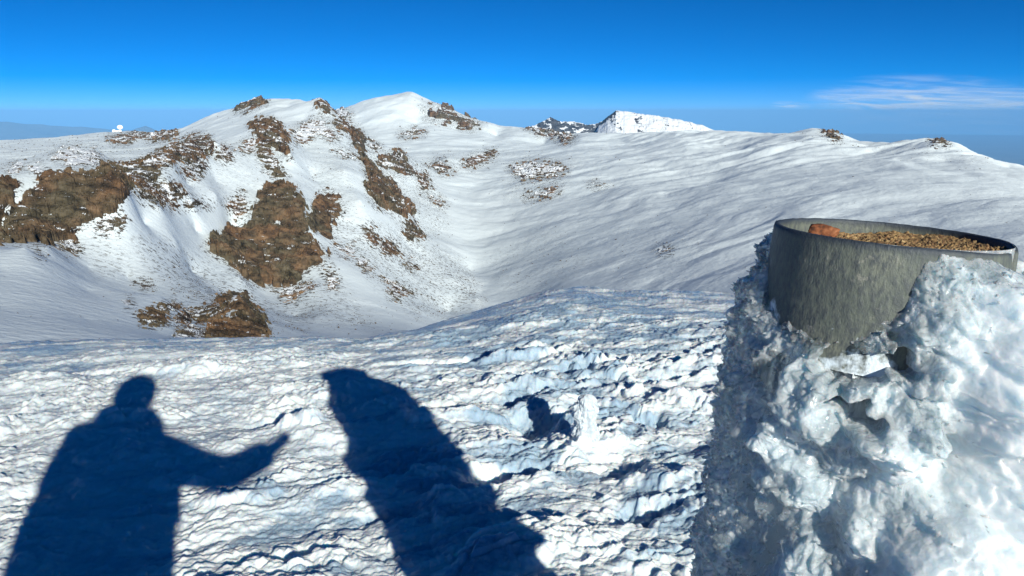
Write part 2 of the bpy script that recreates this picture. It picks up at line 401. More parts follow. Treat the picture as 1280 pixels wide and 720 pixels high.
# ---- where small stones poke out of the snow (surface attribute, by place)
def in_poly(px, py, poly):
    """signed distance in pixels, positive inside"""
    poly = np.asarray(poly, float); n = len(poly)
    d = np.full(px.shape, 1e9); ins = np.zeros(px.shape, bool)
    for i in range(n):
        a = poly[i]; b = poly[(i + 1) % n]; e = b - a
        t = np.clip(((px - a[0]) * e[0] + (py - a[1]) * e[1]) / max((e ** 2).sum(), 1e-9), 0, 1)
        d = np.minimum(d, np.hypot(px - a[0] - t * e[0], py - a[1] - t * e[1]))
        c = ((a[1] > py) != (b[1] > py)) & (px < (b[0] - a[0]) * (py - a[1]) / ((b[1] - a[1]) if b[1] != a[1] else 1e-9) + a[0])
        ins ^= c
    return np.where(ins, d, -d)
SCREE = [  # polygon on the photo, density
    ([(100, 295), (150, 300), (170, 350), (120, 345)], .5),
    ([(170, 300), (215, 300), (330, 370), (400, 400), (380, 415), (230, 375), (190, 340)], .8),
    ([(250, 160), (330, 200), (330, 260), (230, 240)], .25),
    ([(400, 260), (520, 290), (600, 375), (590, 392), (520, 395), (440, 330)], .75),
    ([(530, 300), (570, 320), (610, 375), (600, 388), (560, 360)], 1.0),
    ([(360, 180), (440, 190), (455, 260), (430, 300), (380, 230)], .35),
    ([(470, 200), (540, 200), (560, 290), (530, 300)], .7),
    ([(540, 190), (640, 190), (600, 215), (545, 225)], .45),
    ([(340, 350), (420, 350), (470, 410), (330, 400)], .6),
    ([(640, 195), (720, 200), (700, 240), (630, 250)], .5),
    ([(600, 330), (680, 280), (760, 330), (640, 375)], .25),
    ([(1000, 165), (1100, 180), (1250, 205), (1150, 195), (1040, 180)], .35),
    ([(500, 115), (620, 155), (600, 170), (530, 150)], .4),
    ([(0, 165), (230, 165), (220, 195), (0, 205)], .35),
    ([(760, 280), (900, 280), (860, 340), (760, 350)], .12),
]
# ---- rock outcrops: each its own craggy mesh
OUT = [
 ('dark brown crag cut by the left edge of the picture', [(-50, 222), (5, 225), (22, 227), (20, 242), (10, 258), (4, 275), (6, 300), (-50, 306)], 9, -.2),
 ('long brown cliff band below the snow dome at far left', [(36, 250), (55, 222), (88, 218), (118, 222), (132, 212), (150, 216), (164, 236), (152, 252), (136, 270), (118, 272), (98, 286), (90, 300), (65, 303), (24, 302), (8, 296), (14, 262)], 10, -.12),
 ('small brown block at the foot of the long cliff band', [(68, 303), (88, 300), (101, 305), (100, 314), (90, 318), (78, 310)], 4, .1),
 ('brown knob at the right-hand foot of the long cliff band', [(122, 278), (140, 272), (158, 270), (152, 284), (138, 290), (124, 294)], 4, .1),
 ('broken dark rocks on top of the left snow dome', [(64, 197), (80, 184), (98, 183), (106, 191), (118, 184), (122, 195), (136, 204), (128, 208), (108, 206), (86, 206)], 2.5, .25),
 ('thin dark rocks at the left shoulder of the snow dome', [(8, 210), (22, 203), (31, 205), (24, 215), (12, 219)], 2, .25),
 ('small speckled rocks between dome shoulder and dome top', [(34, 207), (48, 203), (58, 213), (50, 218), (38, 214)], 2, .3),
 ('brown rocky ridge rising right of the snow dome', [(136, 206), (160, 207), (176, 203), (190, 195), (207, 187), (226, 178), (242, 170), (262, 174), (266, 186), (254, 198), (238, 206), (224, 200), (210, 206), (200, 212), (190, 230), (174, 236), (164, 224)], 5, .05),
 ('speckled rock patch hanging under the brown ridge', [(238, 198), (254, 200), (258, 212), (248, 224), (232, 222), (224, 214)], 3, .25),
 ('brown ledges on the snow right of the long cliff band', [(168, 240), (184, 228), (212, 226), (233, 240), (222, 250), (204, 258), (184, 252)], 4, .15),
 ('thin line of rock tips below the brown ledges', [(206, 256), (240, 248), (268, 254), (262, 259), (236, 260), (212, 262)], 2, .25),
 ('small rock cluster left of the tall dark rib', [(270, 196), (279, 183), (291, 188), (290, 202), (280, 204)], 3, .2),
 ('pair of rocks beside the head of the tall rib', [(301, 184), (311, 174), (320, 176), (319, 190), (306, 192)], 3, .15),
 ('dark head of the tall rib high on the left slope', [(314, 156), (326, 151), (338, 151), (347, 158), (353, 163), (360, 182), (361, 196), (352, 192), (343, 182), (330, 178), (320, 172)], 6, .05),
 ('jagged brown rocks under the head of the tall rib', [(321, 178), (332, 180), (342, 194), (350, 210), (356, 222), (344, 220), (334, 212), (325, 196)], 5, .1),
 ('slim brown fang above the big rock face', [(283, 254), (296, 248), (302, 240), (308, 254), (306, 270), (297, 272)], 4, .1),
 ('largest brown rock face in the middle of the left slope', [(323, 254), (335, 237), (352, 234), (367, 236), (379, 258), (380, 270), (384, 290), (390, 304), (407, 318), (398, 326), (384, 335), (372, 350), (336, 357), (318, 354), (298, 342), (276, 321), (258, 305), (270, 296), (290, 289), (312, 282)], 12, -.15),
 ('rounded brown rock standing right of the largest face', [(400, 243), (411, 239), (421, 248), (426, 267), (416, 276), (414, 296), (404, 290), (384, 283), (392, 264)], 7, -.2),
 ('dark rock tip on the crest left of the central peak', [(395, 125), (402, 124), (410, 132), (416, 142), (406, 143), (399, 134)], 5, .05),
 ('small rocks on the crest beside the dark tip', [(419, 139), (428, 137), (438, 144), (436, 150), (426, 148)], 4, .15),
 ('speckled grey rocks in the snow under the crest', [(364, 166), (378, 157), (394, 149), (404, 152), (412, 162), (421, 174), (414, 176), (400, 168), (384, 176), (372, 180)], 3, .25),
 ('upper block of the long rocky spine', [(416, 154), (430, 151), (441, 158), (446, 163), (436, 166), (424, 161)], 5, .05),
 ('dark middle step of the long rocky spine', [(438, 166), (450, 166), (457, 175), (455, 190), (449, 194), (441, 180)], 6, .0),
 ('small ledge right of the spine middle step', [(454, 180), (465, 178), (474, 186), (464, 188)], 4, .15),
 ('long brown broken spine above the valley', [(455, 197), (463, 200), (471, 212), (485, 226), (498, 240), (509, 255), (517, 266), (505, 271), (490, 263), (475, 259), (464, 247), (459, 232), (463, 220), (457, 208)], 8, .0),
 ('grey-brown crags on the shoulder behind the spine', [(470, 203), (486, 195), (500, 191), (506, 200), (515, 208), (519, 217), (505, 219), (490, 214), (478, 211)], 6, .12),
 ('narrow rocks dropping into the valley head', [(521, 219), (531, 217), (537, 236), (529, 240)], 5, .15),
 ('last small rocks before the valley floor', [(537, 248), (548, 249), (556, 256), (550, 261)], 4, .15),
 ('thin dark ledge crossing the upper snow bowl', [(418, 188), (432, 189), (452, 194), (450, 197), (430, 194)], 3, .15),
 ('dark rocky flank under the central peak top', [(528, 135), (537, 134), (545, 140), (553, 132), (566, 140), (582, 150), (598, 157), (590, 161), (570, 154), (550, 150), (536, 149)], 6, .15),
 ('low rock band in the snow below the central peak', [(500, 168), (518, 163), (529, 166), (512, 170)], 4, .15),
 ('left rock of the pair at the head of the valley', [(536, 207), (550, 203), (562, 209), (565, 215), (550, 214)], 5, .05),
 ('right long rock of the pair at the head of the valley', [(579, 205), (590, 197), (608, 192), (618, 192), (606, 201), (590, 208)], 5, .08),
 ('brown block low on the middle ribs', [(455, 284), (465, 282), (475, 299), (468, 306), (458, 298)], 4, .05),
 ('roundish brown rock on the lower middle ribs', [(475, 305), (486, 299), (494, 304), (501, 317), (492, 321), (480, 316)], 4, .0),
 ('lowest brown block of the middle ribs', [(503, 323), (512, 323), (521, 337), (511, 337)], 3.5, .05),
 ('brown wedge at the lower end of the long spine', [(504, 278), (512, 274), (520, 284), (528, 297), (516, 299), (506, 291)], 5, -.02),
 ('small dark ledges right of the rounded rock', [(418, 306), (430, 309), (441, 305), (443, 319), (433, 320), (426, 314)], 3, .15),
 ('little rocks stepping down the snow chute', [(444, 323), (455, 324), (470, 339), (463, 343), (450, 332)], 3, .2),
 ('flat brown ledges near the valley mouth', [(477, 348), (492, 351), (520, 366), (510, 369), (488, 360)], 3, .15),
 ('reddish boulder patch near the valley mouth', [(486, 364), (498, 357), (505, 367), (498, 376), (488, 373)], 3, .0),
 ('dark tail of rock below the largest face', [(402, 331), (411, 335), (420, 349), (421, 362), (412, 362), (408, 348)], 4, .1),
 ('brown outcrop under the foot of the largest face', [(345, 364), (364, 359), (390, 355), (394, 359), (383, 366), (366, 376), (352, 371)], 4, .05),
 ('upper brown block just above the snow edge', [(268, 376), (288, 369), (308, 369), (315, 384), (309, 394), (286, 388)], 6, -.2),
 ('lower brown block just above the snow edge', [(306, 392), (317, 380), (327, 394), (333, 410), (336, 426), (258, 426), (268, 404), (290, 398)], 7, -.2),
 ('speckled ledges left of the brown blocks', [(238, 391), (262, 381), (286, 389), (272, 400), (248, 402)], 5, -.1),
 ('small dark ledges above the snow edge', [(173, 394), (188, 387), (206, 394), (208, 402), (194, 408), (178, 404)], 5, -.1),
 ('thin ledges topmost above the snow edge', [(194, 384), (218, 378), (228, 386), (206, 390)], 4, .0),
 ('middle dark ledges between small and speckled ledges', [(218, 396), (234, 387), (244, 391), (238, 404), (220, 404)], 4, .0),
 ('lowest small rocks behind the snow edge', [(222, 414), (238, 409), (256, 416), (258, 428), (218, 428)], 4, .0),
 ('scattered black rocks on the right slope', [(638, 210), (662, 204), (696, 206), (706, 214), (686, 222), (652, 224)], 4, .3),
 ('flat brown ledge alone on the right slope', [(656, 246), (672, 240), (694, 236), (698, 239), (682, 246)], 4, .1),
 ('two black stones in the middle of the right slope', [(738, 232), (742, 229), (750, 229), (758, 231), (752, 234), (742, 235)], 2.5, .1),
 ('tiny black rocks low on the right slope', [(820, 313), (826, 308), (838, 310), (836, 315), (824, 316)], 2, .05),
 ('rock rib on the saddle right of the central peak', [(660, 159), (676, 160), (700, 167), (716, 173), (706, 177), (690, 170), (672, 166)], 5, .15),
 ('brown rocks on the first bump of the right skyline', [(1029, 164), (1038, 163), (1047, 168), (1048, 175), (1038, 171)], 5, .0),
 ('dark rock on the second bump of the right skyline', [(1164, 177), (1170, 174), (1180, 175), (1184, 179), (1170, 180)], 4, .0),
 ('dark rocks on the skyline left of the snowy summit', [(296, 138), (304, 131), (314, 127), (328, 125), (330, 129), (314, 134), (302, 139)], 6, .05),
 ('left dark rocks on the plateau below the radio dish', [(137, 174), (158, 172), (172, 167), (176, 170), (160, 176), (142, 177)], 4, .05),
 ('right dark rocks on the plateau right of the radio dish', [(180, 171), (196, 167), (206, 165), (219, 168), (214, 172), (192, 174)], 5, .1),
 ('dark fin of rock on the near snow crest', [(42, 303), (47, 303), (52, 312), (52, 321), (46, 314)], 2, .0),
 ('small black rock at the lip of the near snow slope', [(172, 353), (182, 351), (190, 359), (182, 361)], 1.6, .0),
 ('little black stones on the near snow slope', [(153, 377), (161, 373), (167, 380), (158, 383)], 1.2, .1),
]
scree = np.zeros(TX.shape)
for poly, den in SCREE:
    scree = np.maximum(scree, den * sstep(-14, 12, in_poly(PX, PY, poly) + 10 * fbm2(TX / 60., TY / 60., 2, 77)))
for label, poly, amp, snowy in OUT:
    p_ = np.array(poly, float); m_ = (PX > p_[:, 0].min() - 22) & (PX < p_[:, 0].max() + 22) & (PY > p_[:, 1].min() - 22) & (PY < p_[:, 1].max() + 22) & vis
    scree[m_] = np.maximum(scree[m_], (2.6 if amp > 3 else 1.5) * sstep(-11, 1, in_poly(PX[m_], PY[m_], p_) + 6 * fbm2(TX[m_] / 25., TY[m_] / 25., 3, 79)))
mountain = np_mesh('mountain', np.stack([TX, TY, TZ], -1).reshape(-1, 3), grid_quads(NR, NA), M_FAR, attrs={'scree': scree.ravel()})
tag(mountain, 'snow-covered mountain ridges and valley beyond the summit edge', 'mountain', kind='structure')

# ---- loose stones strewn over the snow: nobody could count them
def stones_mesh(name, pts, size, mat, seed=5):
    rg = np.random.default_rng(seed); n = len(pts)
    base = np.array([(1, 0, 0), (0, 1, 0), (-1, 0, 0), (0, -1, 0), (0, 0, 1.), (.1, .1, -1)], float)
    tri = np.array([(0, 1, 4), (1, 2, 4), (2, 3, 4), (3, 0, 4), (1, 0, 5), (2, 1, 5), (3, 2, 5), (0, 3, 5)])
    V = base[None] * (rg.uniform(.55, 1.2, (n, 6, 1)))
    a = rg.uniform(0, 6.28, n); c, s = np.cos(a)[:, None], np.sin(a)[:, None]
    V = np.stack([V[..., 0] * c - V[..., 1] * s, V[..., 0] * s + V[..., 1] * c, V[..., 2] * .7], -1) * size[:, None, None] + pts[:, None, :]
    Q = tri[None] + (np.arange(n) * 6)[:, None, None]
    return np_mesh(name, V.reshape(-1, 3), Q.reshape(-1, 3), mat, smooth=False)
M_STONE = simple('dark_stone', (.085, .07, .055), .9, nscale=.7, namp=.5)
rg = np.random.default_rng(3)
cell_ok = vis & (PX > -60) & (PX < 1340) & (PY < 440)
idx = np.flatnonzero(cell_ok.ravel())
clump = sstep(.0, .5, fbm2(TX / 35., TY / 35., 3, 88)).ravel()[idx]
w = (scree.ravel()[idx] ** 1.3 * (.15 + clump) + .004); w /= w.sum()
pick = rg.choice(idx, 42000, p=w)
pp = np.stack([TX.ravel()[pick], TY.ravel()[pick], TZ.ravel()[pick]], -1) + rg.normal(size=(42000, 3)) * [.6, .6, 0]
rr_ = RR.ravel()[pick]
sz = rr_ / 985. * .9 * np.exp(rg.normal(-.62, .5, 42000)) * (1 + 0 * rr_)
tag(stones_mesh('scree', pp, sz, M_STONE), 'loose dark stones strewn over the snowy valley slopes', 'stones', kind='stuff')

azf = AZ.ravel()
for li, (label, poly, amp, snowy) in enumerate(OUT):
    poly = np.array(poly, float)
    bx0, by0 = poly.min(0) - 14; bx1, by1 = poly.max(0) + 14
    box = (PX > bx0) & (PX < bx1) & (PY > by0) & (PY < by1) & vis
    sel = box.copy(); sel[box] = in_poly(PX[box], PY[box], poly) > -9
    if sel.sum() < 3: print('no ground under outcrop', label); continue
    rs = RR[sel]; r0, r1 = np.percentile(rs, 4), np.percentile(rs, 96); a0, a1 = AZ[sel].min(), AZ[sel].max()
    rm = np.median(rs); pxs = rm / F
    r0 *= .985; r1 *= 1.02; a0 -= .3; a1 += .3
    wpx = (a1 - a0) * F * math.pi / 180
    hpx = (by1 - by0)
    nc = int(np.clip(wpx * 1.6, 12, 420)); nr = int(np.clip(max(hpx * 2.6, (r1 - r0) / (pxs * 4)), 14, 520))
    ga, gr = np.meshgrid(np.linspace(a0, a1, nc), np.exp(np.linspace(np.log(r0), np.log(r1), nr)))
    z, X, Y = terrain_z(ga, gr)
    px, py = proj(X, Y, z)
    L = max(4., (30 if amp > 5 else 20) * pxs)                                      # crag length scale in metres
    size = min(wpx, hpx)
    sd = in_poly(px, py, poly) + np.clip(size * .26, 3, 15) * fbm3(X / (L * .75), Y / (L * .75), z / (L * .75), 5, 200 + li, .62) - .6
    br = fbm3(X / L, Y / L, z / (L * .6), 5, 300 + li, .6)
    brk = sstep(-.35 - snowy, .05 - snowy, br - snowy * .9 + .15) if snowy > 0 else 1.
    rough = ridged3(X / L, Y / L, z / (L * .5), 5, 400 + li, .55) - .62
    c1, c2, cv = cell2(X / (L * .45) + .4 * br, Y / (L * .45), li)
    block = (cv - .5) * .8 + sstep(.02, .2, c2 - c1) * .35
    gul = fbm3(X / (L * 1.6), Y / (L * 1.6), z / (L * 3), 3, 500 + li)
    sraw = in_poly(px, py, poly)
    fr_ = (cv > .72) * sstep(.34, .2, c1) * sstep(-9, -2, sraw + 4 * br) * (1.0 if amp > 2.5 else .5)
    edge = np.maximum(sstep(-2.0, 2.5, sd), fr_ * .75)
    brk = np.maximum(brk, (fr_ > .3) * 1.)
    h = edge * brk * pxs * (amp if amp > 5 else amp * .7) * .55 * (.6 + 3.0 * rough + 1.2 * block + 1.3 * gul)
    st = pxs * 5.5                                             # horizontal strata: terraces in height
    zz = z + h
    tq = zz / st + .9 * br + .22 * X / st + .15 * Y / st
    ter = np.floor(tq) * st + st * sstep(.55, 1., tq % 1) - (tq - zz / st) * st
    zz = zz * .7 + ter * .3
    zz = np.where(edge * brk > .02, zz, z)
    zz = zz - (1 - sstep(.0, .45, edge * brk)) * pxs * 3.5
    Q = grid_quads(nr, nc)
    V = np.stack([X, Y, zz], -1).reshape(-1, 3)
    m = (edge * brk).ravel()
    keep = (sraw.ravel()[Q].max(1) > -12) if sraw.max() > -2 else m[Q].max(1) > .03
    rinside = in_poly(px, py, poly).ravel()
    if keep.sum() < 4: print('empty outcrop', label); continue
    V, Q, at = compact(V, Q, keep, {'snowy': (min(.2, max(-.3, snowy)) - (.12 if amp >= 5 else .05) + .34 * sstep(.02, .30, fbm3((X + .8 * Y) / (L * 2.2), (Y - .5 * X) / (L * 1.2), zz / (L * .45), 4, 600 + li, .6)) - .10).ravel()})
    o = np_mesh('rock_outcrop', V, Q, M_CRAG, smooth=False, attrs=at)
    tag(o, label, 'rock outcrop', 'rock outcrops on the snowy mountain')

# ------------------------------------------------------------------ far peaks
def ridge_peak(name, sky, r, depth, seed, mat, label, rough=.5, base=40, left_dark=False):
    """a peak standing behind the near ridges: profile points (x, y) at distance r, with a front and a back slope"""
    sky = np.array(sky, float)
    xs = np.linspace(sky[0, 0], sky[-1, 0], int((sky[-1, 0] - sky[0, 0]) * 1.8))
    ys = np.interp(xs, sky[:, 0], sky[:, 1]) + 1.1 * fbm2(xs / 9., xs * 0 + seed, 3, seed)
    top = at_r(xs, ys, np.full(xs.shape, r)); bot = at_r(xs, ys + base, np.full(xs.shape, r))
    a = np.arctan2(top[:, 0], top[:, 1])
    t = np.linspace(-1, 1, 120)[:, None]
    rough = rough * (1.5 if name == 'mountain_peak' else 1.)
    H = (top[:, 2] - (top[:, 2].min() - base / F * r))[None]
    rr = r + t * depth + 0 * a[None]
    X = rr * np.sin(a)[None]; Y = rr * np.cos(a)[None]
    fall = np.abs(t) ** 1.05
    k = r / F
    Z = top[None, :, 2] - fall * (H + k * base * .4)
    nz = ridged3(X / (k * 30), Y / (k * 30), Z / (k * 30), 6, seed, .6) - .7
    Z = Z + nz * k * 9 * rough * sstep(0, .12, np.abs(t) + .03) + fbm2(X / (k * 3), Y / (k * 3), 4, seed + 9) * k * .9 * rough
    o = np_mesh(name, np.stack([X, Y, Z], -1).reshape(-1, 3), grid_quads(*Z.shape), mat, attrs={'snowy': ((.10 if name == 'mountain_ridge' else .42) - .9 * (np.broadcast_to(xs[None], Z.shape) < 770) * (np.abs(t + .0 * xs[None]) < .045 + .07 * fbm2(X / (k * 5), Y / (k * 40), 3, seed + 7)) * (name == 'mountain_peak')).ravel() + np.zeros(Z.size) - (.35 * sstep(.0, .25, fbm2(X / (k * 14), Y / (k * 90), 3, seed + 5))).ravel(), 'scree': (np.where(np.broadcast_to(xs[None], Z.shape) < 766, 2.6, .35) + 1.1 * sstep(.0, .25, fbm2(X / (k * 14), Y / (k * 90), 3, seed + 5))).ravel()})  # bare dark strip left of the apex paints in the peak's rocky shadow side
    tag(o, label, 'mountain', kind='structure'); return o
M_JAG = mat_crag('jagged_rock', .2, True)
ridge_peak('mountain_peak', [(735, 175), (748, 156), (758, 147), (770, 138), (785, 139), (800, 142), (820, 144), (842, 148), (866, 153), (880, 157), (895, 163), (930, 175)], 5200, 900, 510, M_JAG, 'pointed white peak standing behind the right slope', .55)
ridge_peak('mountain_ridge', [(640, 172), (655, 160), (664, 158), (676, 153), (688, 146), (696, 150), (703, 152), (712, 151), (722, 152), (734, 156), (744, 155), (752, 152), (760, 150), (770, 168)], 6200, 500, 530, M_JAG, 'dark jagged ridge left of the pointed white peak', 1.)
M_HILL = simple('distant_land', (.16, .17, .15), 1., nscale=.0004, namp=.5)
PLAIN_Z = -2500.
def disc(name, R, z, mat):
    rr = np.concatenate([[1.], np.geomspace(50, R, 60)]); an = np.linspace(0, 2 * np.pi, 181)[:-1]
    A, B = np.meshgrid(an, rr)
    V = np.stack([B * np.sin(A), B * np.cos(A), np.full(A.shape, z)], -1).reshape(-1, 3)
    return np_mesh(name, V, grid_quads(len(rr), len(an), True), mat)
tag(disc('plain', 104000, PLAIN_Z, M_HILL), 'hazy lowland plain far below the mountains', 'plain', kind='structure')
def far_hills(name, prof, r, depth, seed, label):
    prof = np.array(prof, float); xs = np.linspace(prof[0, 0], prof[-1, 0], 500); ys = np.interp(xs, prof[:, 0], prof[:, 1])
    top = at_r(xs, ys, np.full(xs.shape, r)); a = np.arctan2(top[:, 0], top[:, 1]); t = np.linspace(-1, 1, 60)[:, None]
    Z = PLAIN_Z - 30 + (top[None, :, 2] - PLAIN_Z + 30) * (1 - np.abs(t) ** 1.3)
    rr = r + t * depth; X = rr * np.sin(a)[None]; Y = rr * np.cos(a)[None]
    Z = Z + fbm2(X / 5000., Y / 5000., 5, seed) * 260 * sstep(0, .3, 1 - np.abs(t)) + fbm2(X / 1500., Y / 1500., 3, seed + 3) * 60 * sstep(0, .3, 1 - np.abs(t))
    o = np_mesh(name, np.stack([X, Y, Z], -1).reshape(-1, 3), grid_quads(*Z.shape), M_HILL)
    tag(o, label, 'hills', kind='structure')
far_hills('hills', [(-260, 172), (-160, 163), (-60, 157), (10, 153), (60, 156), (110, 159), (160, 163), (200, 168), (240, 178)], 62000, 9000, 600, 'blue hazy hills on the horizon at far left')
far_hills('hills', [(120, 176), (150, 168), (170, 163), (182, 160), (190, 163), (205, 170), (225, 178)], 48000, 4000, 620, 'small blue hill on the horizon right of the radio dish')

# ------------------------------------------------------------------ foreground: crusted snow of the summit
SIL = np.array([(-260, 436), (-100, 433), (0, 431), (150, 424), (300, 422), (450, 425), (520, 413), (600, 390), (680, 367), (720, 360), (790, 363), (900, 368), (1100, 378), (1300, 392), (1500, 400)], float)
_sp = at_r(SIL[:, 0], SIL[:, 1], np.ones(len(SIL))); _sa = np.degrees(np.arctan2(_sp[:, 0], _sp[:, 1])); _ss = CAMH - _sp[:, 2]
def ground_xy(x, y):                                           # where the photo's pixel meets the summit's plane
    d = ray(x, y); t = CAMH / -d[2]; return d[0] * t, d[1] * t
FEAT = [  # (x, y, length, width, angle, height): hollows and mounds seen in the snow
    (670, 524, .17, .15, -.15, -.13), (640, 495, .07, .06, 0, -.07), (745, 470, .20, .05, .3, -.07), (690, 478, .22, .05, .1, .05),
    (812, 520, .07, .08, .4, -.11), (778, 580, .14, .07, .5, -.045), (850, 500, .2, .08, .2, .05),
    (640, 590, .20, .06, .3, -.08), (560, 440, .3, .06, .2, -.05), (655, 440, .3, .05, .15, .06), (700, 455, .35, .05, .2, -.07),
    (380, 530, .09, .09, 0, .06), (330, 520, .16, .04, .3, -.04), (470, 640, .12, .05, .3, -.03), (350, 690, .16, .04, .25, -.03), (800, 640, .15, .07, .4, -.06),
    (830, 600, .14, .08, .2, .05), (560, 520, .3, .06, .1, .04), (300, 620, .2, .05, .3, .04), (250, 450, .4, .06, .1, .03), (90, 450, .4, .07, .1, -.03), (880, 455, .25, .06, .2, .05), (830, 470, .2, .05, .3, -.05),
]
def fg_height(X, Y, detail=True):
    r = np.hypot(X, Y); a = np.degrees(np.arctan2(X, Y))
    s = np.interp(a, _sa, _ss); r0 = 4.0
    d0 = np.maximum((CAMH - s * r0) / (s / 2), .4); k = (s / 2) / d0
    front = sstep(-.2, 2.0, Y)
    d = np.maximum(0, r - r0)
    dm = .7 / (2 * k)
    z = np.where(d < dm, -k * d * d, -k * dm * dm - .7 * (d - dm))
    z = z * (.35 + .65 * front)
    if not detail: return z, np.zeros_like(z)
    wx = X + .10 * fbm2(X * 2.2, Y * 2.2, 3, 41); wy = Y + .10 * fbm2(X * 2.2, Y * 2.2, 3, 47)
    u = wx * .93 + wy * .37; w = -wx * .37 + wy * .93          # grain of the wind crust
    far = sstep(4.6, 7.5, r)
    big = fbm2(u / 1.3, w / .6, 3, 51)
    cal = sstep(-.25, .35, fbm2(X / 1.1, Y / .7, 3, 55))       # rougher and calmer areas
    b1 = np.sqrt(billow2(u / .26, w / .19, 2, 53, .5) ** 2 + .006); b2 = np.sqrt(billow2(u / .10, w / .085, 2, 56, .5) ** 2 + .006); b3 = billow2(X / .034, Y / .034, 2, 59)
    c1, c2, cv = cell2(u / .16 + .5 * big, w / .085, 3)
    chunk = sstep(.0, .22, c2 - c1) * (.3 + cv)
    rg_ = (1 - far * .65)
    mid = np.sqrt(billow2(u / .50, w / .34, 2, 73, .5) ** 2 + .030)
    side = .6 + .5 * sstep(-.9, .5, X)
    z = z + .040 * fbm2(u / .75, w / .42, 2, 52) * rg_ + .034 * big * (1 + far)
    z = z + rg_ * (side * (.060 * mid + .030 * b1 + .022 * chunk * b1 * 2) * (.6 + .5 * cal) + .024 * b2 * (.6 + .6 * cal)) + .006 * b3 - .035 * rg_
    # sharp broken lips where the crust stops
    k1, k2, kv = cell2(X / .036 + .5 * b2, Y / .036, 6); k3, k4, kw = cell2(X / .075 + .4 * b1, Y / .075, 9)
    crumb = .011 * kv * np.sqrt(np.clip(1 - (k1 / .62) ** 2, 0, 1)) + .022 * np.clip(kw - .35, 0, 1) * np.sqrt(np.clip(1 - (k3 / .6) ** 2, 0, 1))
    z = z + rg_ * crumb * (.35 + .6 * cal) - .006
    lip = fbm2(u / .42, w / .21, 4, 63, .6)
    z = z + rg_ * .008 * sstep(.02, .12, lip) + rg_ * .008 * sstep(.22, .28, lip)
    z = z + .002 * fbm2(X / .012, Y / .012, 2, 68)
    icy_shade = .45 * sstep(.05, -.2, lip) + .5 * sstep(.07, .0, b1) + .6 * far * sstep(.3, -.2, fbm2(u / .8, w / .25, 3, 74))
    n_a = fbm2(X / .16, Y / .16, 4, 75); n_b = fbm2(X / .16, Y / .16, 4, 78)
    for fx, fy, ln, wd, an, h in FEAT:
        gx, gy = ground_xy(fx, fy); gx = gx + .10 * n_a; gy = gy + .10 * n_b
        q = np.exp(-np.clip((((X - gx) * math.cos(an) + (Y - gy) * math.sin(an)) / ln) ** 2 + ((-(X - gx) * math.sin(an) + (Y - gy) * math.cos(an)) / wd) ** 2, 0, 60) ** 1.6)
        z = z + h * q * (1 + .5 * big)
    patch = 1.2 * np.exp(-(((X - .2) / 1.5) ** 2 + ((Y - 6.2) / 1.9) ** 2)) + .8 * np.exp(-(((X - .35) / .9) ** 2 + ((Y - 3.5) / .9) ** 2)) + .6 * np.exp(-((X + .6) / .7) ** 2 - ((Y - 2.9) / .5) ** 2)  # broad areas of icy crust plus painted shade of ground sloping from the sun
    icy_shade = np.clip(icy_shade + .9 * np.clip(patch, 0, 1) * sstep(-.15, .2, fbm2(u / .5, w / .2, 4, 71)), 0, 1)
    return z, icy_shade
fa = np.concatenate([np.linspace(-180, -46, 90)[:-1], np.linspace(-46, 46, int(1500 * QUAL)), np.linspace(46, 180, 90)[1:-1]])
th = np.radians(np.concatenate([[86., 75, 65, 55, 48], np.linspace(42, 11.6, int(880 * QUAL))]))
fr = CAMH / np.tan(th); fr = np.concatenate([[.02], fr, np.geomspace(fr[-1] * 1.004, 90, 320)])
FA, FR = np.meshgrid(np.radians(fa), fr)
FX, FY = FR * np.sin(FA), FR * np.cos(FA)
FZ, ICY_SHADE = fg_height(FX, FY)
fg = np_mesh('snow_ground', np.stack([FX, FY, FZ], -1).reshape(-1, 3), grid_quads(len(fr), len(fa), True), M_NEAR, attrs={'icy_shade': ICY_SHADE.ravel()})
tag(fg, 'lumpy wind-crusted snow on the summit', 'snow', kind='structure')

# ------------------------------------------------------------------ small ice-coated stump in the snow
def stump():
    gx, gy = ground_xy(731, 556)
    n, m = 90, 110
    t = np.linspace(0, 1, n)[:, None]; ph = np.linspace(0, 2 * np.pi, m, endpoint=False)[None]
    z = t * .29
    R = .046 * (1.25 - .30 * t) * np.sqrt(np.clip(1 - np.clip((t - .72) / .28, 0, 1) ** 2.4, 0, 1))
    x0 = np.cos(ph) + 0 * t; y0 = np.sin(ph) + 0 * t
    d = fbm3(x0 * 1.2, y0 * 1.2, z * 14, 4, 701) * .65 + np.abs(fbm3(x0 * 2.6, y0 * 2.6, z * 34, 3, 711)) * .45
    neck = 1 - .12 * np.exp(-((t - .55) / .07) ** 2)
    R = R * neck * (1 + d)
    V = np.stack([R * x0 * 1.1, R * y0 * .9, z + 0 * ph + .012 * d], -1).reshape(-1, 3)
    gz, _ = fg_height(np.array([gx]), np.array([gy]), False)
    m2, t2 = newmat('stump_ice')
    P = t2.n('ShaderNodeTexCoord').outputs['Object']
    bp = t2.n('ShaderNodeBump', ins={'Strength': .7, 'Distance': .01, 'Height': noise(t2, P, 60, 6)})
    b = t2.n('ShaderNodeBsdfPrincipled', ins={'Base Color': (.54, .60, .64, 1), 'Roughness': .25, 'Subsurface Weight': .4, 'Subsurface Radius': (.4, .7, 1.), 'Subsurface Scale': .02, 'Normal': bp.outputs[0]})
    out(t2, b.outputs[0])
    V[:, 2] = np.minimum(V[:, 2], .30)
    o = np_mesh('ice_stump', V, np.r_[grid_quads(n, m, True)], m2)
    o.location = (gx, gy, float(gz[0]) - .03)
    tag(o, 'short white ice-coated stump standing upright in the lumpy snow', 'ice stump')
stump()

